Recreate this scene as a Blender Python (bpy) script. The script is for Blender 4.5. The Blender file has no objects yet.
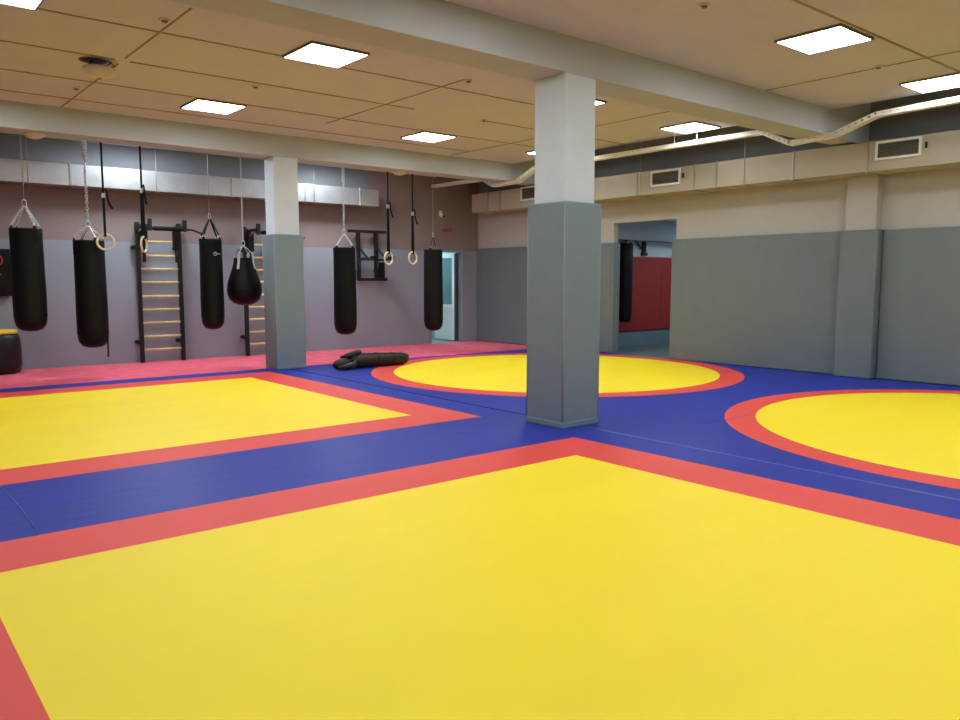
import bpy, bmesh, math, random
from mathutils import Vector, Matrix
random.seed(7)
PI = math.pi
C = bpy.context.scene.collection

# ------------------------------------------------------------------ materials
def lin(c):
    c /= 255.0
    return c / 12.92 if c <= 0.04045 else ((c + 0.055) / 1.055) ** 2.4
def rgb(r, g, b): return (lin(r), lin(g), lin(b), 1.0)

def mat(name, col, rough=0.5, metal=0.0, spec=0.5, var=0.06, vscale=3.0, bump=0.0, bscale=40.0, stretch=(1, 1, 1), emit=None, estr=0.0, rvar=0.0):
    m = bpy.data.materials.new(name); m.use_nodes = True
    nt = m.node_tree; N = nt.nodes; L = nt.links
    b = N['Principled BSDF']
    b.inputs['Roughness'].default_value = rough
    b.inputs['Metallic'].default_value = metal
    b.inputs['Specular IOR Level'].default_value = spec
    tc = N.new('ShaderNodeTexCoord')
    mp = N.new('ShaderNodeMapping'); mp.inputs['Scale'].default_value = stretch
    L.new(tc.outputs['Object'], mp.inputs['Vector'])
    nz = N.new('ShaderNodeTexNoise'); nz.inputs['Scale'].default_value = vscale; nz.inputs['Detail'].default_value = 4
    L.new(mp.outputs['Vector'], nz.inputs['Vector'])
    rp = N.new('ShaderNodeValToRGB')
    lo = tuple(max(0, x * (1 - var)) for x in col[:3]) + (1,)
    hi = tuple(min(1, x * (1 + var)) for x in col[:3]) + (1,)
    rp.color_ramp.elements[0].color = lo; rp.color_ramp.elements[0].position = 0.3
    rp.color_ramp.elements[1].color = hi; rp.color_ramp.elements[1].position = 0.7
    L.new(nz.outputs['Fac'], rp.inputs['Fac'])
    L.new(rp.outputs['Color'], b.inputs['Base Color'])
    if rvar:
        mr = N.new('ShaderNodeMapRange')
        mr.inputs['To Min'].default_value = rough - rvar; mr.inputs['To Max'].default_value = rough + rvar
        L.new(nz.outputs['Fac'], mr.inputs['Value']); L.new(mr.outputs['Result'], b.inputs['Roughness'])
    if bump:
        n2 = N.new('ShaderNodeTexNoise'); n2.inputs['Scale'].default_value = bscale; n2.inputs['Detail'].default_value = 3
        L.new(mp.outputs['Vector'], n2.inputs['Vector'])
        bp = N.new('ShaderNodeBump'); bp.inputs['Strength'].default_value = bump; bp.inputs['Distance'].default_value = 0.02
        L.new(n2.outputs['Fac'], bp.inputs['Height']); L.new(bp.outputs['Normal'], b.inputs['Normal'])
    if emit:
        b.inputs['Emission Color'].default_value = emit
        b.inputs['Emission Strength'].default_value = estr
    return m

M = {}
M['ceiling'] = mat('ceiling_paint', rgb(200, 198, 214), 0.85, spec=0.2, var=0.02)
M['beam'] = mat('beam_paint', rgb(182, 188, 195), 0.8, spec=0.2, var=0.03)
M['pillar'] = mat('pillar_paint', rgb(206, 217, 227), 0.8, spec=0.2, var=0.03, vscale=5)
M['wall_cream'] = mat('cream_wall_paint', rgb(178, 176, 171), 0.85, spec=0.2, var=0.03)
M['upper_grey'] = mat('grey_blue_upper_wall_paint', rgb(128, 131, 136), 0.8, spec=0.2, var=0.04)
M['wall_mauve'] = mat('mauve_wall_paint', rgb(139, 127, 125), 0.85, spec=0.2, var=0.03)
M['wall_grey'] = mat('grey_wall_paint', rgb(141, 150, 161), 0.7, spec=0.3, var=0.04, vscale=2)
M['pad'] = mat('grey_vinyl', rgb(108, 119, 124), 0.5, spec=0.4, var=0.035, vscale=4, bump=0.15, bscale=9, rvar=0.05)
M['column_vinyl'] = mat('column_grey_vinyl', rgb(121, 137, 144), 0.5, spec=0.4, var=0.035, vscale=4, bump=0.15, bscale=9, rvar=0.05)
M['pad_edge'] = mat('grey_vinyl_seam', rgb(134, 146, 150), 0.5, spec=0.4, var=0.03)
M['yellow'] = mat('yellow_vinyl', rgb(255, 228, 14), 0.55, spec=0.5, var=0.025, vscale=0.8, bump=0.22, bscale=5.0, stretch=(0.5, 2.6, 1), rvar=0.04)
M['red'] = mat('red_vinyl', rgb(230, 72, 62), 0.55, spec=0.5, var=0.04, vscale=0.8, bump=0.08, bscale=3.0, stretch=(0.6, 2.2, 1))
M['blue'] = mat('blue_vinyl', rgb(38, 54, 158), 0.46, spec=0.2, var=0.08, vscale=0.9, bump=0.18, bscale=4.0, stretch=(0.6, 2.2, 1), rvar=0.04)
M['blue_seam'] = mat('blue_vinyl_welt', rgb(78, 90, 176), 0.4, spec=0.5, var=0.05)
M['pink'] = mat('pink_mat', rgb(240, 106, 128), 0.75, spec=0.3, var=0.12, vscale=5, bump=0.2, bscale=60)
M['subfloor'] = mat('dark_subfloor', rgb(50, 48, 50), 0.9, var=0.1)
M['black_vinyl'] = mat('black_vinyl', rgb(9, 10, 11), 0.5, spec=0.22, var=0.2, vscale=6, bump=0.15, bscale=14)
M['black_vinyl2'] = mat('black_worn_vinyl', rgb(11, 12, 12), 0.45, spec=0.45, var=0.25, vscale=6, bump=0.5, bscale=10)
M['black_dull'] = mat('black_webbing', rgb(18, 18, 20), 0.8, spec=0.2, var=0.2, vscale=60)
M['black_metal'] = mat('black_painted_steel', rgb(20, 20, 23), 0.45, spec=0.4, var=0.1)
M['chrome'] = mat('chromed_chain', rgb(205, 205, 208), 0.3, metal=0.9, var=0.05)
M['white_plastic'] = mat('white_plastic', rgb(235, 235, 235), 0.45, var=0.02)
M['strap_light'] = mat('pale_webbing', rgb(190, 188, 182), 0.7, var=0.1)
M['rung'] = mat('yellow_varnished_wood', rgb(232, 212, 136), 0.4, var=0.1, vscale=20)
M['ring_wood'] = mat('birch_wood', rgb(226, 213, 176), 0.4, var=0.1, vscale=20)
M['galv'] = mat('galvanised_sheet', rgb(205, 208, 212), 0.32, metal=0.85, var=0.06, vscale=6, rvar=0.05)
M['duct_tan'] = mat('painted_sheet', rgb(182, 174, 158), 0.6, metal=0.1, var=0.04)
M['flange'] = mat('duct_flange', rgb(170, 168, 162), 0.4, metal=0.6, var=0.05)
M['dark'] = mat('dark_cavity', rgb(32, 32, 34), 0.8, var=0.1)
M['strip'] = mat('ceiling_joint_strip', rgb(150, 134, 116), 0.7, var=0.06)
M['lamp_frame'] = mat('lamp_frame', rgb(120, 112, 104), 0.5, metal=0.2, var=0.03)
M['diffuser'] = mat('lamp_diffuser', rgb(240, 240, 240), 0.5, var=0.0, emit=(0.88, 0.95, 1.0, 1), estr=15.5)
M['diffuser_bright'] = mat('bright_lamp_diffuser', rgb(240, 240, 240), 0.5, var=0.0, emit=(0.84, 0.94, 1.0, 1), estr=31.0)  # same fixture, emission raised to brighten the duct and far wall
M['diffuser_cyan'] = mat('corridor_lamp_diffuser', rgb(240, 240, 240), 0.5, var=0.0, emit=(0.62, 0.93, 1.0, 1), estr=16.0)
M['diffuser_cool'] = mat('side_room_lamp_diffuser', rgb(240, 240, 240), 0.5, var=0.0, emit=(0.72, 0.88, 1.0, 1), estr=12.0)
M['tray'] = mat('white_painted_steel', rgb(238, 236, 228), 0.4, metal=0.1, var=0.02)
M['red_pad'] = mat('dark_red_vinyl', rgb(160, 30, 27), 0.5, var=0.08, vscale=2, bump=0.3, bscale=4)
M['room_white'] = mat('side_room_white_paint', rgb(215,226,232), 0.8, var=0.03)
M['room_blue'] = mat('side_room_blue_grey', rgb(112, 130, 140), 0.7, var=0.05)
M['room_floor'] = mat('side_room_floor', rgb(84, 104, 110), 0.6, var=0.06)
M['room_beam'] = mat('side_room_beam_grey', rgb(150, 160, 176), 0.8, var=0.03)
M['corridor'] = mat('corridor_paint', rgb(205, 222, 222), 0.8, var=0.03)
M['pvc'] = mat('white_pvc', rgb(240, 244, 246), 0.35, var=0.01)
M['hinge_gap'] = mat('hinge_gap_shade', rgb(58, 66, 70), 0.6, var=0.1)
M['door_glass'] = mat('frosted_door_glass', rgb(110, 150, 156), 0.25, spec=0.6, var=0.08, vscale=1.5)
M['sign_orange'] = mat('orange_red_sign', rgb(170, 70, 48), 0.5, var=0.15, vscale=20)
M['yellow_trim'] = mat('yellow_trim', rgb(230, 196, 60), 0.5, var=0.08)
M['logo_red'] = mat('red_print', rgb(176, 30, 30), 0.5, var=0.05)
M['logo_white'] = mat('pale_print', rgb(170, 172, 174), 0.5, var=0.05)
M['hole'] = mat('ceiling_hole_dark', rgb(84, 78, 74), 0.8, var=0.3, vscale=14)  # no opening is cut; the hole's darkness is this disc's colour
M['dome'] = mat('opal_dome', rgb(205, 196, 184), 0.3, var=0.03)
M['louver'] = mat('dark_louver', rgb(128, 132, 132), 0.5, metal=0.3, var=0.05)
M['threshold'] = mat('corridor_floor', rgb(150, 165, 160), 0.6, var=0.1)

# ------------------------------------------------------------------ mesh helpers
def BM(): return bmesh.new()
def box(bm, x0, x1, y0, y1, z0, z1, mi=0, rot=None, piv=None):
    v = [bm.verts.new((x, y, z)) for x in (x0, x1) for y in (y0, y1) for z in (z0, z1)]
    for f in ((0, 1, 3, 2), (4, 6, 7, 5), (0, 4, 5, 1), (2, 3, 7, 6), (0, 2, 6, 4), (1, 5, 7, 3)):
        fc = bm.faces.new([v[i] for i in f]); fc.material_index = mi
    if rot is not None:
        p = Vector(piv) if piv else Vector(((x0 + x1) / 2, (y0 + y1) / 2, (z0 + z1) / 2))
        bmesh.ops.transform(bm, matrix=Matrix.Translation(p) @ rot @ Matrix.Translation(-p), verts=v)
    return v
def frames(pts):
    T = []
    n = len(pts)
    for i in range(n):
        a = pts[max(0, i - 1)]; b = pts[min(n - 1, i + 1)]
        T.append((b - a).normalized())
    up = Vector((0, 0, 1)) if abs(T[0].z) < 0.9 else Vector((1, 0, 0))
    U = []
    u = (up - T[0] * up.dot(T[0])).normalized()
    for t in T:
        u = (u - t * u.dot(t)).normalized(); U.append(u)
    return T, U
def tube(bm, pts, r, n=8, cap=True, flat=None):
    """sweep a circle (or an rx, ry ellipse) along pts; r number or list"""
    pts = [Vector(p) for p in pts]
    T, U = frames(pts)
    rings = []
    for i, p in enumerate(pts):
        rr = r[i] if isinstance(r, (list, tuple)) else r
        V = T[i].cross(U[i])
        rx, ry = (rr, rr) if flat is None else (rr * flat[0], rr * flat[1])
        rings.append([bm.verts.new(p + U[i] * (rx * math.cos(2 * PI * k / n)) + V * (ry * math.sin(2 * PI * k / n))) for k in range(n)])
    for a, b in zip(rings, rings[1:]):
        for k in range(n):
            f = bm.faces.new((a[k], a[(k + 1) % n], b[(k + 1) % n], b[k])); f.smooth = n > 5
    if cap:
        bm.faces.new(rings[0][::-1]); bm.faces.new(rings[-1])
def ribbon(bm, pts, w, t, wdir=(1, 0, 0)):
    """flat webbing of width w and thickness t along pts, width along wdir"""
    pts = [Vector(p) for p in pts]; wd = Vector(wdir).normalized()
    rows = []
    for i, p in enumerate(pts):
        tan = (pts[min(i + 1, len(pts) - 1)] - pts[max(i - 1, 0)]).normalized()
        nn = tan.cross(wd).normalized()
        rows.append([bm.verts.new(p + wd * (sx * w / 2) + nn * (sy * t / 2)) for sx, sy in ((-1, -1), (1, -1), (1, 1), (-1, 1))])
    for a, b in zip(rows, rows[1:]):
        for k in range(4): bm.faces.new((a[k], a[(k + 1) % 4], b[(k + 1) % 4], b[k]))
    bm.faces.new(rows[0][::-1]); bm.faces.new(rows[-1])
def lathe(bm, prof, n=32, c=(0, 0), cap0=True, cap1=True):
    rings = []
    for r, z in prof:
        rings.append([bm.verts.new((c[0] + r * math.cos(2 * PI * k / n), c[1] + r * math.sin(2 * PI * k / n), z)) for k in range(n)])
    for a, b in zip(rings, rings[1:]):
        for k in range(n):
            f = bm.faces.new((a[k], a[(k + 1) % n], b[(k + 1) % n], b[k])); f.smooth = True
    if cap0: bm.faces.new(rings[0][::-1])
    if cap1: bm.faces.new(rings[-1])
def torus(bm, R, r, c=(0, 0, 0), M3=None, n=32, m=8, sx=1.0, sz=1.0):
    """ring in the local XZ plane"""
    g = []
    for i in range(n):
        a = 2 * PI * i / n; row = []
        for j in range(m):
            b = 2 * PI * j / m
            p = Vector(((R + r * math.cos(b)) * math.cos(a) * sx, r * math.sin(b), (R + r * math.cos(b)) * math.sin(a) * sz))
            if M3: p = M3 @ p
            row.append(bm.verts.new(p + Vector(c)))
        g.append(row)
    for i in range(n):
        for j in range(m):
            f = bm.faces.new((g[i][j], g[(i + 1) % n][j], g[(i + 1) % n][(j + 1) % m], g[i][(j + 1) % m])); f.smooth = True
def chain(bm, p0, p1, L=0.044, w=0.0046, wide=0.011):
    p0, p1 = Vector(p0), Vector(p1); d = p1 - p0; ln = d.length; t = d.normalized()
    step = L - 3.2 * w; k = max(2, int(round(ln / step)))
    a = Vector((0, 1, 0)) if abs(t.y) < 0.8 else Vector((1, 0, 0))
    u = (a - t * a.dot(t)).normalized(); v = t.cross(u)
    for i in range(k):
        c = p0 + d * ((i + 0.5) / k)
        xx, yy = (u, v) if i % 2 else (v, u)
        M3 = Matrix((xx, yy, t)).transposed()
        torus(bm, wide, w, c, M3, n=10, m=5, sx=1.0, sz=L / 2 / (wide + w))
def poly_slab(bm, outer, z0, z1, mi=0):
    """extruded convex polygon"""
    a = [bm.verts.new((x, y, z1)) for x, y in outer]; b = [bm.verts.new((x, y, z0)) for x, y in outer]
    bm.faces.new(a).material_index = mi; bm.faces.new(b[::-1]).material_index = mi
    n = len(outer)
    for i in range(n): bm.faces.new((a[i], b[i], b[(i + 1) % n], a[(i + 1) % n])).material_index = mi

def obj(name, bm, m, parent=None, loc=None, bevel=0.0, kind=None, sub=0):
    bmesh.ops.recalc_face_normals(bm, faces=bm.faces)
    me = bpy.data.meshes.new(name); bm.to_mesh(me); bm.free()
    for x in (m if isinstance(m, (list, tuple)) else [m]): me.materials.append(x)
    o = bpy.data.objects.new(name, me); C.objects.link(o)
    if parent: o.parent = parent
    if loc: o.location = loc
    if bevel:
        b = o.modifiers.new('bevel', 'BEVEL'); b.width = bevel; b.segments = 3; b.limit_method = 'ANGLE'
        for p in me.polygons: p.use_smooth = True
        w = o.modifiers.new('wn', 'WEIGHTED_NORMAL'); w.keep_sharp = True
    if sub:
        s = o.modifiers.new('sub', 'SUBSURF'); s.levels = sub; s.render_levels = sub
    if kind: o['kind'] = kind
    return o
def tag(o, label, cat, group=None, kind=None):
    o['label'] = label; o['category'] = cat
    if group: o['group'] = group
    if kind: o['kind'] = kind
    return o
def thing(name, label, cat, loc=(0, 0, 0), rotz=0, group=None):
    o = bpy.data.objects.new(name, None); C.objects.link(o)
    o.location = loc; o.rotation_euler = (0, 0, rotz); o.empty_display_size = 0.1
    return tag(o, label, cat, group)
def dup(root, loc, label, rotz=None, group=None):
    r = root.copy(); C.objects.link(r); r.location = loc
    if rotz is not None: r.rotation_euler = (0, 0, rotz)
    r['label'] = label
    if group: r['group'] = group
    for ch in list(root.children):
        c = ch.copy(); C.objects.link(c); c.parent = r
        for g in list(ch.children):
            d = g.copy(); C.objects.link(d); d.parent = c
    return r
def struct(name, bm, m, **k): return obj(name, bm, m, kind='structure', **k)

# ------------------------------------------------------------------ setting
X0, X1, Y0, Y1 = -3.0, 11.2, -3.0, 13.7
ZC, ZB = 3.54, 3.22
CE = 10.0                                   # the flat ceiling ends here, a raised recess runs along the right wall

bm = BM(); box(bm, X0 - .2, X1 + 2.2, Y0 - .2, 16.2, -0.25, -0.05); struct('floor', bm, M['subfloor'])
bm = BM(); box(bm, X0, CE, Y0, Y1, ZC, ZC + 0.12); struct('ceiling', bm, M['ceiling'])
bm = BM(); box(bm, CE, X1 + .2, Y0, Y1 + .2, 3.95, 4.1); box(bm, CE - .1, CE, Y0, Y1, ZC + .12, 4.0)
struct('ceiling_recess', bm, M['beam'])

bm = BM(); box(bm, X0, X1, Y0 - .2, Y0, -0.05, 3.95); struct('wall_rear', bm, M['wall_cream'])
bm = BM(); box(bm, X0 - .2, X0, Y0, Y1, -0.05, 3.95); struct('wall_left', bm, M['wall_cream'])
# far wall with the doorway at its right end: grey dado below, mauve paint above
DX0, DX1, DZ = 9.84, 10.80, 2.02
bm = BM()
ZD = 1.99
for a, b in ((X0, DX0), (DX1, X1 + .2)): box(bm, a, b, Y1, Y1 + .2, -0.05, ZD, 0)
box(bm, X0, DX0, Y1, Y1 + .2, ZD, 3.0, 1); box(bm, X0, 8.36, Y1, Y1 + .2, 3.0, 3.95, 2); box(bm, 8.36, DX0, Y1, Y1 + .2, 3.0, 3.95, 1); box(bm, DX1, X1 + .2, Y1, Y1 + .2, ZD, 3.95, 1)
box(bm, DX0, DX1, Y1, Y1 + .2, DZ, 3.95, 1)
struct('wall_far', bm, [M['wall_grey'], M['wall_mauve'], M['upper_grey']])
# right wall with the opening to the side room
OY0, OY1, OZ = 8.33, 9.73, 2.41
bm = BM()
box(bm, X1, X1 + .13, Y0, OY0, -0.05, 3.0); box(bm, X1, X1 + .13, OY1, Y1, -0.05, 3.0); box(bm, X1, X1 + .13, OY0, OY1, OZ, 3.0); box(bm, X1, X1 + .13, Y0, Y1, 3.0, 3.95, 1)
struct('wall_right', bm, [M['wall_cream'], M['upper_grey']])
# beams
bm = BM(); box(bm, X0, 9.95, 5.08, 5.50, ZB, ZC); box(bm, 9.95, X1, 5.14, 5.46, ZB, 3.95); struct('trim_1', bm, M['beam'], bevel=0.006)
bm = BM(); box(bm, X0, 9.95, 11.20, 11.58, ZB, ZC); box(bm, 9.95, X1, 11.25, 11.54, ZB, 3.95); struct('trim_2', bm, M['beam'], bevel=0.006)
# concrete pillars
for i, (px, py, pd) in enumerate(((5.165, 5.08, .40), (5.195, 11.205, .32))):
    bm = BM(); box(bm, px, px + .40, py, py + pd, -0.05, ZB); struct('column_%d' % (i + 1), bm, M['pillar'], bevel=0.008)
bm = BM(); box(bm, 11.04, X1, 4.92, 5.34, 0.0, 2.80); struct('pilaster_1', bm, M['wall_cream'], bevel=0.006)

# ceiling joint strips
def strip(i, x0, x1, y0, y1):
    w = 0.012 if abs(y1 - y0) < 1e-6 else 0.009
    bm = BM()
    if abs(y1 - y0) < 1e-6: box(bm, x0, x1, y0 - w, y0 + w, ZC - .006, ZC)
    else: box(bm, x0 - w, x0 + w, y0, y1, ZC - .006, ZC)
    struct('trim_%d' % i, bm, M['strip'])
segs = [(X0, .8, 7.29, 7.29), (1.4, 3.52, 7.29, 7.29), (4.15, 6.85, 7.29, 7.29), (X0, 2.28, 8.45, 8.45), (2.42, 5.86, 8.45, 8.45), (6.95, 10, 8.45, 8.45),
        (X0, 5.6, 9.56, 9.56), (5.6, 10, 9.56, 9.56), (X0, 8.45, 10.6, 10.6), (4.6, 10, 3.34, 3.34), (X0, 5.9, 3.34, 3.34)]
vsegs = [(2.35, 6.5, 8.35), (2.35, 8.6, 11.15), (5.43, 6.88, 9.97), (8.48, 6.46, 11.15), (8.41, -1.0, 5.06)]
k = 3
for a in segs: strip(k, *a); k += 1
for x, a, b in vsegs: strip(k, x, x, a, b); k += 1

# ------------------------------------------------------------------ wrestling mats
ZT, ZBOT = 0.0, -0.045
def rect_ring(bm, a, b):
    (x0, x1, y0, y1), (u0, u1, v0, v1) = a, b
    for r in ((x0, x1, y0, v0), (x0, x1, v1, y1), (x0, u0, v0, v1), (u1, x1, v0, v1)):
        box(bm, r[0], r[1], r[2], r[3], ZBOT, ZT)
def merge(bm): bmesh.ops.remove_doubles(bm, verts=bm.verts, dist=1e-5)
squares = [((-.05, 4.93, -.30, 4.70), (.435, 4.43, .20, 4.20)), ((-.04, 4.965, 6.02, 11.02), (.46, 4.46, 6.53, 10.53))]
t = thing('wrestling_mat', 'blue wrestling mat with two red-bordered yellow squares, on the left and nearest', 'mat', (2.4, 5.2, 0))
off = Vector((-2.4, -5.2, 0))
def mshift(bm, o): bmesh.ops.translate(bm, verts=bm.verts, vec=o)
bm = BM()
AX1 = 5.35
xa, xb = -.8, AX1
ya = -1.2; yb = 11.41
box(bm, xa, xb, ya, -.30, ZBOT, ZT)
box(bm, xa, -.05, -.30, 4.70, ZBOT, ZT); box(bm, 4.93, xb, -.30, 4.70, ZBOT, ZT)
box(bm, xa, xb, 4.70, 6.02, ZBOT, ZT)
box(bm, xa, -.04, 6.02, 11.02, ZBOT, ZT); box(bm, 4.965, xb, 6.02, 11.02, ZBOT, ZT)
box(bm, xa, xb, 11.02, yb, ZBOT, ZT)
mshift(bm, off); obj('blue_cover', bm, M['blue'], t)
for o_, i_ in squares:
    bm = BM(); rect_ring(bm, o_, i_); mshift(bm, off); obj('red_border', bm, M['red'], t)
    bm = BM(); box(bm, i_[0], i_[1], i_[2], i_[3], ZBOT, ZT); mshift(bm, off); obj('yellow_square', bm, M['yellow'], t)
for x, y0, y1 in ((.77, 4.72, 6.0),):
    bm = BM(); tube(bm, [(x, y0, 0.0), (x + .01, (y0 + y1) / 2, 0.0005), (x, y1, 0.0)], 0.004, n=8); mshift(bm, off); obj('welt', bm, M['blue_seam'], t)

t = thing('wrestling_mat', 'blue wrestling mat with two red-ringed yellow circles, along the right wall', 'mat', (8.2, 5.2, 0))
off = Vector((-8.2, -5.2, 0))
BX0, BX1 = 5.375, 11.13
circ = [((8.40, 8.45), 2.43, 2.765), ((8.395, 2.17), 2.455, 2.755)]
bm = BM()
def circ_hole(bm, c, R, x0, x1, y0, y1, n=128):
    pts = []
    for k in range(n):
        a = 2 * PI * k / n; d = Vector((math.cos(a), math.sin(a)))
        s = []
        if d.x > 1e-9: s.append((x1 - c[0]) / d.x)
        if d.x < -1e-9: s.append((x0 - c[0]) / d.x)
        if d.y > 1e-9: s.append((y1 - c[1]) / d.y)
        if d.y < -1e-9: s.append((y0 - c[1]) / d.y)
        s = min(s); pts.append(((c[0] + R * d.x, c[1] + R * d.y), (c[0] + s * d.x, c[1] + s * d.y)))
    for k in range(n):
        (a, b), (e, f) = pts[k], pts[(k + 1) % n]
        q = [a, b, f, e]
        # corner of the cell between two rays
        if abs(b[0] - f[0]) > 1e-6 and abs(b[1] - f[1]) > 1e-6:
            cx = x0 if abs(b[0] - x0) < 1e-6 or abs(f[0] - x0) < 1e-6 else x1
            cy = y0 if abs(b[1] - y0) < 1e-6 or abs(f[1] - y0) < 1e-6 else y1
            q = [a, b, (cx, cy), f, e]
        poly_slab(bm, q, ZBOT, ZT)
circ_hole(bm, *[circ[0][0], circ[0][2]], BX0, BX1, 5.3, 11.37)
circ_hole(bm, *[circ[1][0], circ[1][2]], BX0, BX1, -.7, 5.3)
box(bm, BX0, BX1, -1.2, -.7, ZBOT, ZT)
mshift(bm, off); obj('blue_cover', bm, M['blue'], t)
for c, r, R in circ:
    n = 128
    bm = BM()
    for k in range(n):
        a, b = 2 * PI * k / n, 2 * PI * (k + 1) / n
        poly_slab(bm, [(c[0] + q * math.cos(w), c[1] + q * math.sin(w)) for q, w in ((r, a), (R, a), (R, b), (r, b))], ZBOT, ZT)
    merge(bm); mshift(bm, off); obj('red_ring', bm, M['red'], t)
    bm = BM(); poly_slab(bm, [(c[0] + r * math.cos(2 * PI * k / n), c[1] + r * math.sin(2 * PI * k / n)) for k in range(n)], ZBOT, ZT)
    mshift(bm, off); obj('yellow_circle', bm, M['yellow'], t)
# the two covers meet without a gap beside the near pillar: a raised welt
bm = BM(); tube(bm, [(5.364, y, 0.0005) for y in (-1.2, 1.0, 2.2, 3.2, 4.0, 4.8, 5.10)], 0.0135, n=8, flat=(0.4, 1.0)); mshift(bm, off); obj('welt', bm, M['blue_seam'], t)
for p in (((6.0, 4.40), (6.6, 4.33), (7.2, 4.36)), ((5.6, 1.2), (6.0, 1.0), (6.4, 0.95))):
    bm = BM(); tube(bm, [(x, y, -0.001) for x, y in p], [0.002, 0.004, 0.002], n=8); mshift(bm, off); obj('crease', bm, M['blue'], t)

# pink mats along the far wall: a row of square tatami tiles with thin joints
PY0, PY1 = 11.42, Y1 - .006
bm = BM()
xx = X0; 
while xx < X1 - .1:
    x2 = min(xx + 1.0, X1)
    for a, b in ((PY0, 12.41), (12.412, PY1)): box(bm, xx + .001, x2 - .001, a, b, ZBOT, -0.004)
    xx = x2
mshift(bm, Vector((-4, -12.5, 0)))
tag(obj('exercise_mat', bm, M['pink'], loc=(4, 12.5, 0)), 'long pink exercise mat on the floor along the far wall under the bags', 'mat')

# ------------------------------------------------------------------ padding
def column_pad(x0, y0, w, ztop, label, dep=None):
    dep = dep or w; rt = dep / w
    t = thing('column_pad', label, 'pad', (x0 + w / 2, y0 + dep / 2, 0), group=None)
    h = w / 2; th = 0.045
    bm = BM()
    def shell(bm, h, z0, z1, th):
        o_ = [(-h, -h * rt), (h, -h * rt), (h, h * rt), (-h, h * rt)]; i_ = [(x * (h - th) / h, y * (h * rt - th) / (h * rt)) for x, y in o_]
        A = [[bm.verts.new((x, y, z)) for x, y in P] for P in (o_, i_) for z in (z0, z1)]
        ob, ot, ib, it = A
        for k in range(4):
            j = (k + 1) % 4
            bm.faces.new((ob[k], ob[j], ot[j], ot[k])); bm.faces.new((ib[j], ib[k], it[k], it[j]))
            bm.faces.new((ot[k], ot[j], it[j], it[k])); bm.faces.new((ib[k], ib[j], ob[j], ob[k]))
    shell(bm, h, 0.001, ztop, th); obj('cover', bm, M['column_vinyl'], t, bevel=0.016)
    bm = BM(); shell(bm, h + .004, 0.001, 0.055, 0.03); obj('hem', bm, M['column_vinyl'], t, bevel=0.006)
    for sx, sy in ((-1, -1), (1, -1), (1, 1), (-1, 1)):
        bm = BM(); tube(bm, [(sx * (h - .004), sy * (h * rt - .004), z) for z in (0.06, 1.0, ztop - .01)], 0.006, n=8); obj('corner_seam', bm, M['pad_edge'], t)
    return t
column_pad(5.12, 5.03, 0.49, 2.085, 'grey vinyl pad around the near pillar in the middle')
column_pad(5.15, 11.155, 0.485, 2.06, 'grey vinyl pad around the far pillar by the pink mat', .41)

def wall_pad(label, x0, x1, y0, y1, z1, nseam=1, axis='y'):
    cx, cy = (x0 + x1) / 2, (y0 + y1) / 2
    bm = BM(); box(bm, x0 - cx, x1 - cx, y0 - cy, y1 - cy, 0.002, z1)
    o = tag(obj('wall_pad', bm, M['pad'], loc=(cx, cy, 0), bevel=0.015), label, 'pad')
    return o
wall_pad('long grey wall pad between the far corner and the side opening', 11.14, 11.199, 9.73, 13.69, 2.05)
wall_pad('wide grey wall pad between the side opening and the pilaster', 11.13, 11.199, 5.40, 8.37, 2.06)
wall_pad('grey wall pad right of the pilaster, cut by the picture edge', 11.14, 11.199, -2.9, 4.86, 2.055)
wall_pad('narrow grey pad lining the left jamb of the side opening', 11.142, 11.33, 9.675, 9.728, 2.05)
t = thing('pilaster_pad', 'grey vinyl pad folded around the pilaster on the right wall', 'pad', (11.1, 5.13, 0))
bm = BM(); box(bm, -.10, -.061, -.26, .26, 0.002, 2.06); obj('front_panel', bm, M['pad'], t, bevel=0.012)
bm = BM(); box(bm, -.0605, .099, -.26, -.213, 0.002, 2.06); obj('side_panel', bm, M['pad'], t, bevel=0.012)
bm = BM(); box(bm, -.0605, .099, .213, .26, 0.002, 2.06); obj('side_panel', bm, M['pad'], t, bevel=0.012)

# ------------------------------------------------------------------ ceiling lights
def make_light(loc, label, m, size=.615, group='square ceiling lights'):
    t = thing('ceiling_light', label, 'ceiling light', loc, group=group)
    h = size / 2
    bm = BM(); w = .016
    for a in ((-h, h, -h, -h + w), (-h, h, h - w, h), (-h, -h + w, -h + w, h - w), (h - w, h, -h + w, h - w)): box(bm, *a, -0.024, 0)
    obj('frame', bm, M['lamp_frame'], t)
    bm = BM(); box(bm, -h + w, h - w, -h + w, h - w, -0.021, -0.008); obj('diffuser', bm, m, t)
    return t
LZ = ZC
L0 = make_light((3.80, 6.97, LZ), 'square ceiling light, the large one left of the near pillar', M['diffuser'])
for x, y, lab in ((1.08, 6.97, 'square ceiling light cut off by the top left corner'),
                  (3.80, 9.88, 'square ceiling light in front of the far pillar'),
                  (7.11, 9.88, 'small square ceiling light above the gymnastic rings'),
                  (9.56, 9.74, 'farthest square ceiling light, half hidden behind the near pillar on its left'),
                  (7.11, 6.90, 'square ceiling light hidden behind the near pillar except one corner on its right'),
                  (9.56, 6.92, 'square ceiling light above the side opening beside the cable tray'),
                  (7.04, 3.68, 'largest square ceiling light right of the main beam'),
                  (9.55, 3.64, 'square ceiling light at the right picture edge above the cable tray')):
    dup(L0, (x, y, LZ), lab)
for x in (3.80, 7.11): make_light((x, 12.62, LZ), 'square ceiling light of the bay over the bags, hidden above the far beam', M['diffuser_bright'], .6, 'ceiling lights over the bags')
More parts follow.
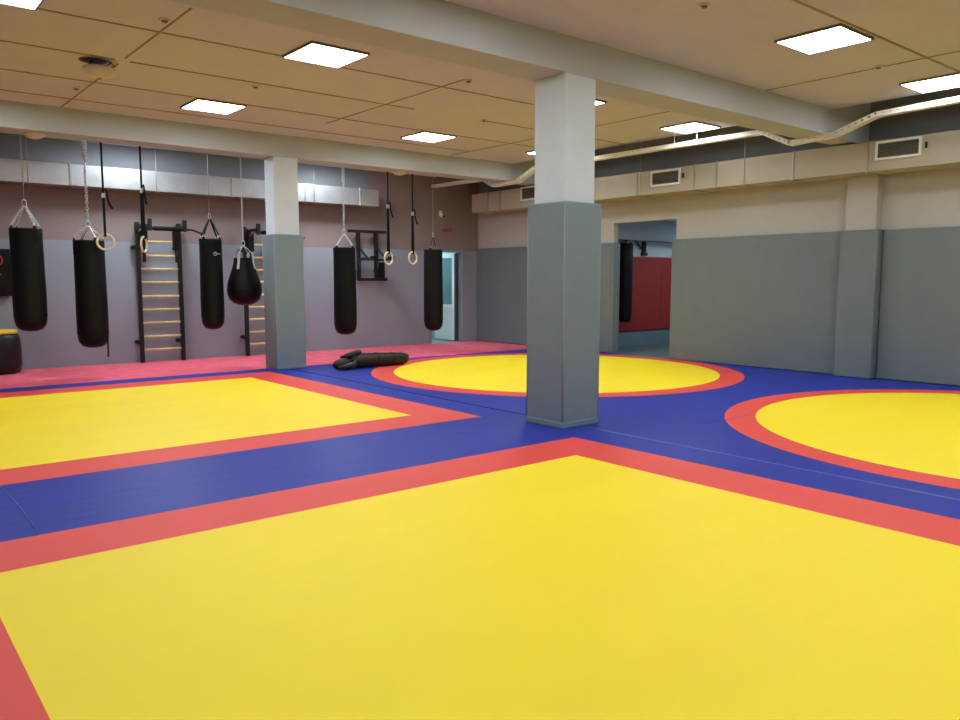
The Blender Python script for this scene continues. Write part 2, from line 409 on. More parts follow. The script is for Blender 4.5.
for x, y in ((1.10, 10.06), (1.10, 3.74), (3.84, 3.74), (1.10, 0.4), (4.3, 0.4), (7.2, 0.4), (9.66, 0.4), (3.84, -2.0), (8.3, -2.0)):
    dup(L0, (x, y, LZ), 'square ceiling light of the same row beyond the picture frame', group='ceiling lights outside the view')

# ------------------------------------------------------------------ smoke detectors, dome lamps
def detector(loc, label):
    t = thing('smoke_detector', label, 'smoke detector', loc, group='smoke detectors on the ceiling')
    bm = BM(); lathe(bm, [(.042, 0), (.042, -.010), (.036, -.015)], 20); obj('base', bm, M['dome'], t)
    bm = BM(); lathe(bm, [(.026, -.015), (.024, -.024), (.016, -.030), (.004, -.031)], 20); obj('cap', bm, M['lamp_frame'], t)
    return t
for p, lab in (((2.27, 6.91), 'smoke detector on the ceiling nearest the top left light'), ((2.26, 9.95), 'small smoke detector left of the loose dome lamp'),
               ((3.79, 8.58), 'smoke detector between the two left square lights'), ((5.48, 6.87), 'smoke detector just left of the near pillar top'),
               ((6.97, 8.40), 'smoke detector at a joint end left of the near pillar, the farther one'), ((8.36, 3.78), 'smoke detector right of the largest light'),
               ((5.45, 3.84), 'smoke detector at the top picture edge right of the beam')):
    detector((p[0], p[1], ZC), lab)
t = thing('dome_lamp', 'round opal dome lamp hanging loose below a dark hole in the ceiling', 'lamp', (2.17, 8.60, ZC))
bm = BM(); lathe(bm, [(.125, -.001), (.125, -.005), (.02, -.005)], 24, c=(-.05, .03)); obj('ceiling_hole', bm, M['hole'], t)
bm = BM(); lathe(bm, [(.150, -.075), (.158, -.09), (.150, -.12), (.115, -.15), (.06, -.168), (.01, -.172)], 32); obj('dome', bm, M['dome'], t)
bm = BM(); lathe(bm, [(.09, -.055), (.125, -.07), (.125, -.078), (.02, -.078)], 24); obj('base_plate', bm, M['lamp_frame'], t)
for a in ((.10, -.02), (.06, -.08), (-.06, .02)):
    bm = BM(); tube(bm, [(a[0] * .6, a[1], -.065), (a[0] * 1.4, a[1] * 1.2, -.04), (a[0], a[1], -.005)], .006, n=6); obj('wire', bm, M['dark'], t)
bm = BM(); lathe(bm, [(.02, -.172), (.02, -.182), (.006, -.186)], 12); obj('finial', bm, M['strip'], t)
def dome(loc, label):
    t = thing('dome_lamp', label, 'lamp', loc)
    bm = BM(); lathe(bm, [(.135, 0), (.135, -.02)], 28); obj('base_ring', bm, M['white_plastic'], t)
    bm = BM(); lathe(bm, [(.125, -.02), (.118, -.05), (.09, -.078), (.045, -.094), (.008, -.098)], 28); obj('dome', bm, M['dome'], t)
dome((2.08, 11.45, ZB + .03), 'round white dome lamp under the far beam at the left edge')
dome((7.62, 11.45, ZB + .03), 'round white dome lamp under the far beam between the ring straps')

# ------------------------------------------------------------------ air ducts
def vent(parent_loc, label, y0, y1, z0, z1):
    cy, cz = (y0 + y1) / 2, (z0 + z1) / 2
    t = thing('air_vent', label, 'vent', (10.70, cy, cz), group='air vents on the right duct')
    a, b = (y1 - y0) / 2, (z1 - z0) / 2; w = .032
    bm = BM()
    for r in ((-a, a, -b, -b + w), (-a, a, b - w, b), (-a, -a + w, -b + w, b - w), (a - w, a, -b + w, b - w)): box(bm, -.03, -.001, r[0], r[1], r[2], r[3])
    obj('frame', bm, M['white_plastic'], t, bevel=.004)
    bm = BM(); box(bm, -.004, -.001, -a + w, a - w, -b + w, b - w); obj('backing', bm, M['dark'], t)
    bm = BM(); n = 8
    for i in range(n):
        z = -b + w + (2 * b - 2 * w) * (i + .5) / n
        box(bm, -.026, -.006, -a + w, a - w, z - .0035, z + .0035, rot=Matrix.Rotation(.55, 4, 'Y'))
    obj('louvre', bm, M['louver'], t)
    bm = BM(); box(bm, -.028, -.001, -a - .062, -a - .042, -.035, .04); obj('damper_handle', bm, M['dark'], t)
vent(None, 'white framed air vent at the right end of the duct', 4.245, 4.815, 2.93, 3.175)
vent(None, 'white framed air vent right of the near pillar above the opening', 7.90, 8.49, 2.915, 3.17)
vent(None, 'white framed air vent half hidden behind the near pillar, on its left', 11.10, 11.72, 2.93, 3.20)

t = thing('air_duct', 'pale rectangular air duct with vents along the right wall', 'duct', (10.70, 8, 2.80))
bm = BM(); box(bm, 0.0, .50, -8.5, 5.3, 0.001, .39); obj('casing', bm, M['duct_tan'], t, bevel=.004)
for y in (12.76, 12.37, 9.88, 8.80, 7.65, 7.24, 5.97, 4.92, 3.2):
    bm = BM()
    for a in ((-.012, .0, 0, .39), (0, .499, -.012, 0), (0, .499, .39, .402)): box(bm, a[0], a[1], y - 8 - .012, y - 8 + .012, a[2], a[3])
    obj('flange', bm, M['flange'], t)
for y in (8.71, 6.74, 10.4):
    bm = BM(); tube(bm, [(-.02, y - 8, -.01), (-.02, y - 8, 1.14)], .004, n=6); box(bm, -.02, .30, y - 8 - .012, y - 8 + .012, -.012, -.001); obj('hanger_rod', bm, M['flange'], t)

t = thing('air_duct', 'shiny galvanised rectangular air duct along the far wall', 'duct', (4, 13.30, 2.80))
bm = BM(); box(bm, -7 + .1, 4.36, 0, .36, 0.0, .32); obj('casing', bm, M['galv'], t, bevel=.004)
for x in (.6, 2.87, 5.38, 6.78, 7.94):
    bm = BM()
    for a in ((-.014, 0, 0, .32), (0, .36, -.014, 0), (0, .36, .32, .334)): box(bm, x - 4 - .012, x - 4 + .012, a[0], a[1], a[2], a[3])
    obj('flange', bm, M['flange'], t)
for x in (2.3, 4.13, 6.95):
    bm = BM(); tube(bm, [(x - 4, -.02, -.01), (x - 4, -.02, .735)], .005, n=6); box(bm, x - 4 - .015, x - 4 + .015, -.02, .34, -.012, -.001); obj('hanger_rod', bm, M['flange'], t)

# ------------------------------------------------------------------ perforated cable tray
t = thing('cable_tray', 'white perforated cable tray bending under the beams on the right', 'cable tray', (9.85, 7, 3.3))
path = [(-2.9, 3.37), (3.54, 3.36), (4.46, 3.335), (4.97, 3.17), (5.58, 3.14), (6.0, 3.345), (8.93, 3.345), (10.46, 3.345), (10.95, 3.15), (11.63, 3.14), (11.95, 3.29), (13.6, 3.30)]
bm = BM(); W, Hh = .12, .06
sides = BM()
for (ya, za), (yb_, zb) in zip(path, path[1:]):
    A, B = Vector((0, ya - 7, za - 3.3)), Vector((0, yb_ - 7, zb - 3.3)); d = B - A; ln = d.length; tt = d.normalized(); nn = Vector((1, 0, 0)).cross(tt) 
    if nn.z < 0: nn = -nn
    def slab(bmx, s0, s1, x0, x1, n0, n1):
        vs = []
        for s in (s0, s1):
            for x in (x0, x1):
                for q in (n0, n1): vs.append(bmx.verts.new(A + tt * s + Vector((x, 0, 0)) + nn * q))
        for f in ((0, 1, 3, 2), (4, 6, 7, 5), (0, 4, 5, 1), (2, 3, 7, 6), (0, 2, 6, 4), (1, 5, 7, 3)): bmx.faces.new([vs[i] for i in f])
    slab(bm, 0, ln, 0, W, 0, .003)
    for x in (0, W - .003):
        slab(sides, 0, ln, x, x + .003, .003, .022); slab(sides, 0, ln, x, x + .003, .040, Hh)
        s = 0
        while s < ln: 
            slab(sides, s, min(s + .055, ln), x, x + .003, .022, .040); s += .085
obj('tray_bottom', bm, M['tray'], t); obj('perforated_side', sides, M['tray'], t)
for y in (7.05, 7.45, 2.0, 9.6):
    bm = BM(); tube(bm, [(W / 2, y - 7, .05), (W / 2, y - 7, .24)], .006, n=6); box(bm, W / 2 - .02, W / 2 + .02, y - 7 - .02, y - 7 + .02, .23, .24); obj('hanger', bm, M['tray'], t)
for q in (.03, .055, .085):
    bm = BM(); tube(bm, [(q, y - 7, z - 3.3 + .012) for y, z in path], .008, n=6); obj('cable', bm, M['lamp_frame'], t)

# ------------------------------------------------------------------ punching bags
BY = 12.0
def bag(name, label, x, r, z0, z1, apex, vkind='chain', mainkind='chain', legs=4, mat_=None, tail=False, logo=False, rot=.3, white_top=False):
    t = thing(name, label, 'punching bag', (x, BY, z0), rotz=rot, group='heavy bags hanging in front of the far wall')
    L = z1 - z0; ap = apex - z0; top = ZC - z0
    bm = BM()
    prof = [(.02, 0.0), (r * .40, .006), (r * .70, .03), (r * .90, .085), (r * .98, .15), (r * 1.0, .22), (r * 1.01, L * .35), (r * .985, L * .6), (r * .97, L * .85), (r * .965, L - .05), (r * .985, L - .02), (r * .985, L), (r * .93, L + .002), (r * .90, L - .05), (.02, L - .055)]
    lathe(bm, prof, 36); obj('body', bm, mat_ or M['black_vinyl'], t)
    for zz, q in ((L - .07, .975), (.22, 1.0)):
        bm = BM(); torus(bm, r * q, .005, (0, 0, zz), Matrix.Rotation(PI / 2, 3, 'X'), n=36, m=6); obj('piping', bm, M['black_dull'], t)
    for k in range(legs):
        a = 2 * PI * k / legs
        bm = BM(); rr = r * .97
        ribbon(bm, [(rr * math.cos(a) * 1.025, rr * math.sin(a) * 1.025, L - .20), (rr * math.cos(a) * 1.04, rr * math.sin(a) * 1.04, L - .05), (rr * .98 * math.cos(a), rr * .98 * math.sin(a), L + .03)], .045, .006, (-math.sin(a), math.cos(a), 0))
        tb = obj('tab', bm, M['black_dull'], t)
        bm = BM(); torus(bm, .022, .004, (rr * .97 * math.cos(a), rr * .97 * math.sin(a), L + .035), Matrix.Rotation(a + PI / 2, 3, 'Z'), n=14, m=6); obj('d_ring', bm, M['chrome'], tb)
        p0 = (rr * .96 * math.cos(a), rr * .96 * math.sin(a), L + .05); p1 = (.012 * math.cos(a), .012 * math.sin(a), ap - .02)
        bm = BM()
        if vkind == 'chain': chain(bm, p0, p1, w=.0056, wide=.013); obj('chain_leg', bm, M['chrome'], t)
        elif vkind == 'web': ribbon(bm, [p0, p1], .028, .006, (-math.sin(a), math.cos(a), 0)); obj('strap_leg', bm, M['black_dull'], t)
        else: tube(bm, [p0, p1], .006, n=6); obj('cord_leg', bm, M['black_dull'], t)
    bm = BM(); torus(bm, .032, .006, (0, 0, ap + .015), None, n=18, m=6, sz=1.5); obj('carabiner', bm, M['chrome'], t)
    bm = BM()
    if mainkind == 'chain': chain(bm, (0, 0, ap + .05), (0, 0, top - .05), .065, .0078, .0175); obj('main_chain', bm, M['chrome'], t)
    elif mainkind == 'mix':
        chain(bm, (0, 0, ap + .05 + .3), (0, 0, top - .05)); tube(bm, [(0, 0, ap + .05), (0, 0, ap + .36)], .004, n=6); obj('main_chain', bm, M['flange'], t)
    else: tube(bm, [(0, 0, ap + .05), (0, 0, top - .05)], .0045, n=6); obj('hanging_wire', bm, M['flange'], t)
    if white_top:
        bm = BM(); chain(bm, (.022, .0, top - .55), (.028, 0, top - .06)); chain(bm, (-.02, .01, top - .5), (-.02, 0, top - .06)); obj('spare_chain', bm, M['chrome'], t)
    bm = BM(); lathe(bm, [(.05, top - .001), (.05, top - .012), (.01, top - .012)], 16); torus(bm, .028, .006, (0, 0, top - .04), None, n=16, m=6); obj('ceiling_hook', bm, M['flange'], t)
    if tail:
        bm = BM(); a = -.75 - rot; ribbon(bm, [(r * .95 * math.cos(a), r * .95 * math.sin(a), .25), (r * 1.02 * math.cos(a), r * 1.02 * math.sin(a), .1), (r * 1.0 * math.cos(a), r * 1.0 * math.sin(a), -.13)], .035, .006, (-math.sin(a), math.cos(a), 0)); obj('tail_strap', bm, M['black_dull'], t)
    if logo:
        a = -2.05 + .35 - rot + .15
        for nm, da, ln in (('emblem', 0, 0), ('emblem_line', .22, .05)):
            bm = BM(); aa = a + da; c = Vector((r * 1.0 * math.cos(aa), r * 1.0 * math.sin(aa), L - .225)); M3 = Matrix.Rotation(aa + PI / 2, 3, 'Z')
            if ln: 
                v = box(bm, -.04, .04, -.006, .006, -.006, .006); bmesh.ops.transform(bm, matrix=Matrix.Translation(c) @ M3.to_4x4(), verts=v)
            else: torus(bm, .024, .006, c, M3, n=20, m=6)
            obj(nm, bm, M['logo_white'], t)
    return t
bag('punching_bag', 'black heavy bag at the far left on a chain with dark middle', 2.015, .202, .68, 2.05, 2.37, 'chain', 'mix', rot=.4)
bag('punching_bag', 'long black heavy bag with a strap tail, left of the first wall bars', 2.78, .204, .415, 1.915, 2.13, 'chain', 'chain', tail=True, rot=.2, white_top=True)
bag('punching_bag', 'slim black heavy bag with a small pale emblem between the two wall bars', 4.50, .173, .605, 1.99, 2.32, 'web', 'wire', legs=4, logo=True, rot=.6)
bag('punching_bag', 'long black heavy bag on a bright chain just right of the far pillar', 6.83, .195, .42, 1.92, 2.17, 'chain', 'chain', rot=.3, white_top=True)
bag('punching_bag', 'black heavy bag on thin dark cords in front of the doorway', 8.72, .180, .41, 1.93, 2.19, 'cord', 'wire', legs=2, rot=.65)
# teardrop bag
t = thing('punching_bag', 'black teardrop bag on three pale straps beside the far pillar', 'punching bag', (5.02, BY, .97), rotz=.2, group='heavy bags hanging in front of the far wall')
bm = BM(); lathe(bm, [(.015, 0), (.09, .006), (.17, .035), (.23, .09), (.262, .17), (.27, .24), (.262, .32), (.235, .42), (.195, .54), (.165, .64), (.150, .72), (.150, .745), (.12, .745), (.01, .735)], 36)
obj('body', bm, M['black_vinyl'], t)
for q, zz in ((.150, .72), (.268, .24)):
    bm = BM(); torus(bm, q, .005, (0, 0, zz), Matrix.Rotation(PI / 2, 3, 'X'), n=36, m=6); obj('piping', bm, M['black_dull'], t)
for k in range(4):
    a = 2 * PI * k / 4 + .5
    bm = BM(); ribbon(bm, [(.192 * math.cos(a), .192 * math.sin(a), .57), (.163 * math.cos(a), .163 * math.sin(a), .68), (.155 * math.cos(a), .155 * math.sin(a), .79)], .04, .006, (-math.sin(a), math.cos(a), 0)); tb = obj('tab', bm, M['strap_light'], t)
    bm = BM(); torus(bm, .02, .004, (.155 * math.cos(a), .155 * math.sin(a), .80), Matrix.Rotation(a + PI / 2, 3, 'Z'), n=14, m=6); obj('d_ring', bm, M['chrome'], tb)
    bm = BM(); ribbon(bm, [(.152 * math.cos(a), .152 * math.sin(a), .81), (.008 * math.cos(a), .008 * math.sin(a), .945)], .018, .006, (-math.sin(a), math.cos(a), 0)); obj('strap_leg', bm, M['strap_light'], t)
bm = BM(); torus(bm, .03, .006, (0, 0, .975), None, n=18, m=6, sz=1.4); obj('carabiner', bm, M['chrome'], t)
bm = BM(); chain(bm, (0, 0, 1.01), (0, 0, ZC - .97 - .05)); obj('main_chain', bm, M['strap_light'], t)
bm = BM(); q = ZC - .97; lathe(bm, [(.05, q - .001), (.05, q - .012), (.01, q - .012)], 16); torus(bm, .028, .006, (0, 0, q - .04), None, n=16, m=6); obj('ceiling_hook', bm, M['flange'], t)

# ------------------------------------------------------------------ gymnastic rings
def ring(label, x, zc, buckle, yaw, white=True):
    k = 11.74 / 12; x *= k; zc = 1.38 + (zc - 1.38) * k; buckle = 1.38 + (buckle - 1.38) * k
    t = thing('gymnastic_ring', label, 'gymnastic ring', (x, 11.74, zc), rotz=yaw, group='wooden rings on black straps')
    R, r = .106, .0155
    bm = BM(); torus(bm, R, r, (0, 0, 0), None, n=40, m=10); obj('ring', bm, M['ring_wood'], t)
    top = ZC - zc; b = buckle - zc
    cy = math.cos(yaw); sy = -math.sin(yaw)
    wd = (math.cos(yaw - .4), -math.sin(yaw - .4), 0)
    wd = (cy, sy, 0)
    bm = BM()
    ribbon(bm, [(0, -.017, R - .03), (0, -.017, R + .03), (0, -.007, b)], .034, .004, wd); ribbon(bm, [(0, .017, R - .03), (0, .017, R + .03), (0, .007, b)], .034, .004, wd)
    box(bm, -.016, .016, -.021, .021, R - .034, R - .028)
    obj('ring_loop', bm, M['black_dull'], t)
    bm = BM(); ribbon(bm, [(0, 0, b), (0, 0, top)], .028, .004, wd); obj('strap', bm, M['black_dull'], t)
    bm = BM(); box(bm, -.026, .026, -.016, .016, b - .02, b + .045); obj('buckle', bm, M['chrome'] if white else M['black_metal'], t, bevel=.004)
    bm = BM(); ribbon(bm, [(.02, -.014, b + .10), (.045, -.018, b + .06), (.05, -.018, b - .03), (.075, -.02, b - .12), (.11, -.02, b - .17)], .03, .004, (cy * .7, sy * .7, .5)); obj('strap_tail', bm, M['black_dull'], t)
    bm = BM(); box(bm, -.03, .03, -.03, .03, top - .012, top); obj('ceiling_plate', bm, M['black_metal'], t)
    return t
ring('wooden gymnastic ring hanging in front of the long bag with the tail', 3.00, 1.905, 2.54, -.25)
ring('wooden gymnastic ring seen nearly edge-on against the left wall bars', 3.52, 1.885, 2.64, .92)
ring('left wooden gymnastic ring in front of the wall-mounted pull-up frame', 7.73, 1.755, 2.66, .28)
ring('wooden gymnastic ring right of the pull-up frame, nearer the doorway', 8.26, 1.77, 2.56, .22)

# ------------------------------------------------------------------ wall bars
def wall_bars(x, label):
    t = thing('wall_bars', label, 'wall bars', (x, 13.55, 0), group='black wall bars with yellow rungs')
    for s in (-1, 1):
        bm = BM(); box(bm, s * .335 - .03, s * .335 + .03, -.035, .035, 0.0, 2.31); p = obj('post', bm, M['black_metal'], t, bevel=.005)
        for z in (.34, 1.90):
            bm = BM(); tube(bm, [(s * .335 - .042, .0, z), (s * .335 - .042, .149, z)], .035, n=12); obj('wall_bracket', bm, M['black_metal'], p)
    for z in (.21, .43, .66, .88, 1.10, 1.33, 1.55, 1.77, 2.00):
        bm = BM(); tube(bm, [(-.305, 0, z), (.305, 0, z)], .0165, n=10); obj('rung', bm, M['rung'], t)
    # hooked-on pull-up attachment
    for s in (-1, 1):
        bm = BM(); box(bm, s * .275 - .025, s * .275 + .025, -.46, -.02, 2.20, 2.26); box(bm, s * .275 - .03, s * .275 + .03, -.50, -.44, 2.15, 2.34); box(bm, s * .33 - .06, s * .33 + .035, -.07, -.036, 2.18, 2.28)
        a = obj('pull_up_arm', bm, M['black_metal'], t, bevel=.004)
        bm = BM(); box(bm, s * .26 - .055, s * .26 + .055, -.13, -.04, 1.87, 2.24); obj('elbow_pad', bm, M['black_vinyl'], t, bevel=.015)
        bm = BM(); tube(bm, [(s * .26, -.08, 1.66), (s * .26, -.08, 1.88)], .025, n=10); obj('pad_stem', bm, M['black_metal'], t)
    bm = BM(); tube(bm, [(-.50, -.64, 2.10), (-.40, -.49, 2.185), (-.30, -.47, 2.19), (.30, -.47, 2.19), (.40, -.49, 2.185), (.53, -.62, 2.11)], .017, n=10); cb = obj('pull_up_bar', bm, M['black_metal'], t)
    bm = BM(); tube(bm, [(-.24, -.47, 2.19), (-.2, -.47, 2.19), (.2, -.47, 2.19), (.24, -.47, 2.19)], [.02, .036, .036, .02], n=12); obj('foam_grip', bm, M['black_dull'], cb)
    return t
wb = wall_bars(4.21, 'black wall bars with yellow rungs in full view right of the long bag')
dup(wb, (6.03, 13.55, 0), 'black wall bars with yellow rungs half hidden behind the far pillar')

# ------------------------------------------------------------------ wall-mounted pull-up frame
t = thing('pull_up_frame', 'black steel pull-up and dip frame bolted to the far wall', 'exercise frame', (8.26, 13.6, 0))
for x in (-.205, .205):
    bm = BM(); box(bm, x - .035, x + .035, -.03, .03, 1.36, 2.33); p = obj('upright', bm, M['black_metal'], t, bevel=.005)
    for z in (1.55, 2.2):
        bm = BM(); tube(bm, [(x, .03, z), (x, .099, z)], .02, n=10); obj('wall_bolt', bm, M['black_metal'], p)
for z, x0, x1, nm in ((2.32, -.47, .42, 'top_bar'), (1.375, -.25, .43, 'bottom_bar'), (1.78, -.2, .2, 'cross_bar')):
    bm = BM(); box(bm, x0, x1, -.062, -.0305, z - .03, z + .03); obj(nm, bm, M['black_metal'], t, bevel=.006)
for x in (-.205, .205):
    bm = BM(); box(bm, x - .025, x + .025, -.62, -.03, 1.745, 1.785); a = obj('dip_arm', bm, M['black_metal'], t, bevel=.004)
    bm = BM(); tube(bm, [(x, -.04, 2.0), (x, -.36, 1.78)], .02, n=8); obj('brace', bm, M['black_metal'], a)
    bm = BM(); tube(bm, [(x, -.47, 1.80), (x, -.64, 1.80)], .026, n=10); obj('grip', bm, M['black_dull'], a)
    bm = BM(); tube(bm, [(x, -.06, 1.72), (x, -.06, 1.42)], .02, n=8); obj('lower_brace', bm, M['black_metal'], t)
bm = BM(); v = box(bm, .22, .34, -.14, -.035, 1.40, 1.72); obj('back_pad', bm, M['black_vinyl'], t, bevel=.04)

# ------------------------------------------------------------------ grappling dummy on the mat
t = thing('grappling_dummy', 'black grappling dummy lying at the edge of the blue mat', 'training dummy', (6.42, 10.55, 0.002), rotz=0)
def bl(bm, pts, rads, n=16, flat=None):
    tube(bm, pts, rads, n=n, flat=flat)
bm = BM(); bl(bm, [(-.36, .0, .085), (-.30, .0, .10), (-.15, .0, .118), (.1, .01, .114), (.4, .02, .105), (.62, .03, .10), (.70, .03, .09), (.735, .03, .05)], [.05, .095, .115, .11, .105, .10, .085, .03]); obj('torso', bm, M['black_vinyl2'], t)
bm = BM(); bl(bm, [(-.66, -.06, .072), (-.62, -.05, .078), (-.52, -.03, .090), (-.42, -.01, .094), (-.34, 0, .094)], [.03, .065, .085, .08, .05]); obj('head', bm, M['black_vinyl2'], t)
bm = BM(); bl(bm, [(-.40, .10, .10), (-.44, .08, .16), (-.33, .04, .205), (-.20, .02, .245), (-.15, .01, .26)], [.03, .048, .05, .045, .025]); obj('arm', bm, M['black_vinyl2'], t)
bm = BM(); bl(bm, [(-.28, -.10, .12), (-.38, -.15, .07), (-.52, -.15, .05), (-.62, -.12, .045)], [.03, .048, .045, .022]); obj('arm', bm, M['black_vinyl2'], t)
for x, q in ((-.15, .1145), (.12, .110), (.42, .1045)):
    bm = BM(); torus(bm, q, .003, (x, .008 + .02 * max(0, x), .118 if x < .3 else .108), Matrix.Rotation(PI / 2, 3, 'Z'), n=24, m=6); obj('seam', bm, M['black_dull'], t)

# ------------------------------------------------------------------ objects at the left edge
t = thing('strike_board', 'black padded strike board with red marks high on the far wall at the left edge', 'strike pad', (1.70, 13.644, 1.13))
bm = BM(); box(bm, -.36, .36, -.10, .055, 0, .70); obj('body', bm, M['black_vinyl'], t, bevel=.02)
bm = BM(); torus(bm, .075, .010, (.17, -.101, .53), None, n=40, m=6); obj('target_mark', bm, M['logo_red'], t)
bm = BM(); box(bm, .12, .22, -.106, -.0995, .31, .335); obj('target_mark', bm, M['logo_red'], t)
t = thing('training_sack', 'black sack with yellow top standing on the pink mat at the left edge', 'training bag', (1.78, 13.37, 0))
bm = BM(); lathe(bm, [(.255, 0.0), (.295, .02), (.315, .12), (.315, .40), (.30, .53), (.275, .58), (.02, .585)], 36); obj('body', bm, M['black_vinyl2'], t)
bm = BM(); lathe(bm, [(.282, .585), (.282, .62), (.26, .64), (.02, .64)], 36); obj('yellow_lid', bm, M['yellow_trim'], t)['label'] = 'yellow lid'

# ------------------------------------------------------------------ sign and camera by the doorway
t = thing('exit_sign', 'small orange-red sign above the doorway', 'sign', (10.31, 13.695, 2.40))
bm = BM(); box(bm, -.13, .13, -.012, 0, -.02, .10); obj('plate', bm, M['wall_mauve'], t)
bm = BM(); box(bm, -.12, .12, -.015, -.012, -.005, .07); obj('coloured_band', bm, M['sign_orange'], t)
t = thing('security_camera', 'small pale camera with a black lens high above the doorway', 'camera', (10.15, 13.698, 2.72))
bm = BM(); box(bm, -.035, .035, -.03, 0, .0, .12); obj('mount', bm, M['white_plastic'], t, bevel=.006)
bm = BM(); tube(bm, [(0, -.02, .03), (0, -.11, .0)], .035, n=14); obj('housing', bm, M['white_plastic'], t)
bm = BM(); tube(bm, [(0, -.108, .0), (0, -.125, -.005)], .028, n=14); obj('lens', bm, M['dark'], t)

# ------------------------------------------------------------------ doorway and corridor
bm = BM()
box(bm, DX0, DX0 + .06, Y1 - .015, Y1 + .21, -0.01, DZ); box(bm, DX1 - .06, DX1, Y1 - .015, Y1 + .21, -0.01, DZ); box(bm, DX0, DX1, Y1 - .015, Y1 + .21, DZ - .05, DZ + .002)
struct('trim_30', bm, M['wall_grey'])
bm = BM(); box(bm, DX0, DX1, Y1, 15.4, -.05, -0.012); struct('floor_corridor', bm, M['threshold'])
bm = BM(); box(bm, 9.0, 11.4, 15.4, 15.5, -.05, 2.6); box(bm, 8.9, 9.0, Y1 + .2, 15.5, -.05, 2.6); box(bm, 11.4, 11.5, Y1 + .2, 15.5, -.05, 2.6); box(bm, 8.9, 11.5, Y1 + .2, 15.5, 2.5, 2.6)
struct('wall_corridor', bm, M['corridor'])
# half-glazed leaf swung into the corridor (hinge on the right jamb)
ang = math.radians(94)
d = bpy.data.objects.new('door_1', None); C.objects.link(d); d.location = (10.70, 13.86, 0.0); d.rotation_euler = (0, 0, ang); d['kind'] = 'structure'
def dpart(nm, m, *bxs):
    bm = BM()
    for b in bxs: box(bm, *b)
    return obj(nm, bm, m, d)
Wd, Hd = .70, 1.95
dpart('leaf_frame', M['pvc'], (0, .09, 0, .05, .02, Hd), (Wd - .09, Wd, 0, .05, .02, Hd), (.09, Wd - .09, 0, .05, Hd - .10, Hd), (.09, Wd - .09, 0, .05, .02, .14), (.09, Wd - .09, 0, .05, .72, .82))
dpart('lower_panel', M['pvc'], (.09, Wd - .09, .012, .038, .14, .72))
dpart('glass_pane', M['door_glass'], (.09, Wd - .09, .02, .03, .82, Hd - .10))
dpart('hinge_gap', M['hinge_gap'], (-.045, -.002, -.01, .06, .02, Hd))  # dark strip added for the shaded gap at the hinge jamb
bm = BM(); box(bm, Wd - .06, Wd - .03, .05, .075, .92, 1.12); tube(bm, [(Wd - .045, .06, 1.04), (Wd - .045, .10, 1.04), (Wd - .16, .10, 1.04)], .01, n=8); obj('door_handle', bm, M['chrome'], d)
make_light((10.2, 14.7, 2.50), 'corridor ceiling light behind the far doorway', M['diffuser_cyan'], .5, None)

# ------------------------------------------------------------------ side room behind the opening
SX0, SX1, SY0, SY1 = X1 + .13, 15.2, 6.5, 10.6
bm = BM(); box(bm, SX0, SX1 + .1, SY1, SY1 + .12, -.05, 2.6); box(bm, SX1, SX1 + .1, SY0, SY1, -.05, 2.6); box(bm, SX0, SX1 + .1, SY0 - .1, SY0, -.05, 2.6); struct('wall_side_room', bm, M['room_white'])
bm = BM(); box(bm, SX0, SX1 + .1, SY0 - .1, SY1 + .12, 2.6, 2.7); struct('ceiling_side_room', bm, M['room_white'])
bm = BM(); box(bm, 11.15, SX1, SY0, SY1, -.05, -.006); struct('floor_side_room', bm, M['room_floor'])
bm = BM(); box(bm, SX0, SX1, 10.25, SY1, 2.163, 2.6); struct('trim_31', bm, M['room_beam'])
bm = BM(); box(bm, SX0, SX1, 10.53, SY1 - .001, -.005, .295); struct('baseboard_side_room', bm, M['room_blue'])
t = thing('red_wall_mat', 'dark red padded mat hung on the wall of the side room', 'mat', (13.2, 10.55, .305))
bm = BM(); box(bm, -1.75, 1.7, -.05, .049, 0, 1.54); obj('cover', bm, M['red_pad'], t, bevel=.03)
for x in (-.62, .45, 1.3):
    bm = BM(); box(bm, x - .006, x + .006, -.054, -.05, .02, 1.52); obj('seam', bm, M['red_pad'], t)
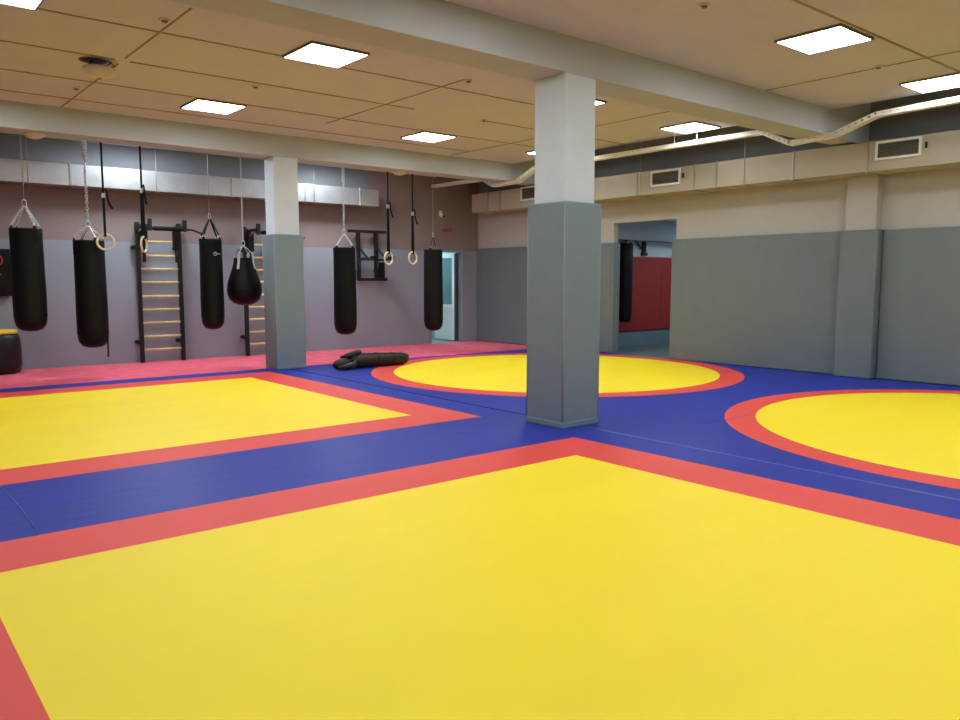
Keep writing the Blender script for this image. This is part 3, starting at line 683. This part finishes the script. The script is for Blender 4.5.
# bag in the side room
t = thing('punching_bag', 'black punching bag hanging in the side room by the red mat', 'punching bag', (12.27, 10.34, .515))
bm = BM(); lathe(bm, [(.02, 0), (.09, .006), (.125, .03), (.142, .09), (.148, .2), (.148, 1.2), (.146, 1.57), (.13, 1.58), (.02, 1.57)], 32); obj('body', bm, M['black_vinyl'], t)
bm = BM(); tube(bm, [(0, 0, 1.56), (0, 0, 1.646)], .014, n=8); obj('hook', bm, M['black_metal'], t)
for k in range(4):
    a = PI / 4 + PI / 2 * k
    bm = BM(); tube(bm, [(.13 * math.cos(a), .13 * math.sin(a), 1.575), (.01 * math.cos(a), .01 * math.sin(a), 1.635)], .006, n=6); obj('strap_leg', bm, M['black_dull'], t)
t = thing('wall_bracket', 'black steel wall bracket above the red mat in the side room', 'bracket', (13.12, 10.595, 1.87))
bm = BM(); box(bm, -.04, .04, -.06, .004, .0, .29); box(bm, -.07, .07, -.07, .004, .0, .06); obj('wall_plate', bm, M['black_metal'], t)
bm = BM(); tube(bm, [(-.03, -.03, .10), (-.36, -.10, .285)], .019, n=8); obj('brace', bm, M['black_metal'], t)
make_light((12.2, 8.5, 2.60), 'front ceiling light of the side room, out of sight above the opening', M['diffuser_cool'], .5, None)
make_light((14.2, 9.1, 2.60), 'rear ceiling light of the side room, out of sight behind the wall pad', M['diffuser_cool'], .5, None)

# ------------------------------------------------------------------ camera and view
cam = bpy.data.cameras.new('camera'); co = bpy.data.objects.new('camera', cam); C.objects.link(co)
f, yaw, pit = 781.6, .88299, .10297
cam.sensor_fit = 'HORIZONTAL'; cam.sensor_width = 36.0; cam.lens = 36.0 * f / 960.0
fw = Vector((math.cos(yaw) * math.cos(pit), math.sin(yaw) * math.cos(pit), -math.sin(pit)))
co.location = (0, 0, 1.38); co.rotation_euler = fw.to_track_quat('-Z', 'Y').to_euler()
cam.clip_start = .05; cam.clip_end = 100
sc = bpy.context.scene; sc.camera = co
w = bpy.data.worlds.new('world'); sc.world = w; w.use_nodes = True
w.node_tree.nodes['Background'].inputs[0].default_value = (0.02, 0.02, 0.02, 1)
sc.view_settings.view_transform = 'Standard'; sc.view_settings.look = 'None'
sc.view_settings.gamma = 1.0; sc.view_settings.use_curve_mapping = False
sc.view_settings.exposure = 1.0
sc.cycles.max_bounces = 12; sc.cycles.diffuse_bounces = 8
sc.cycles.sample_clamp_indirect = 6.0
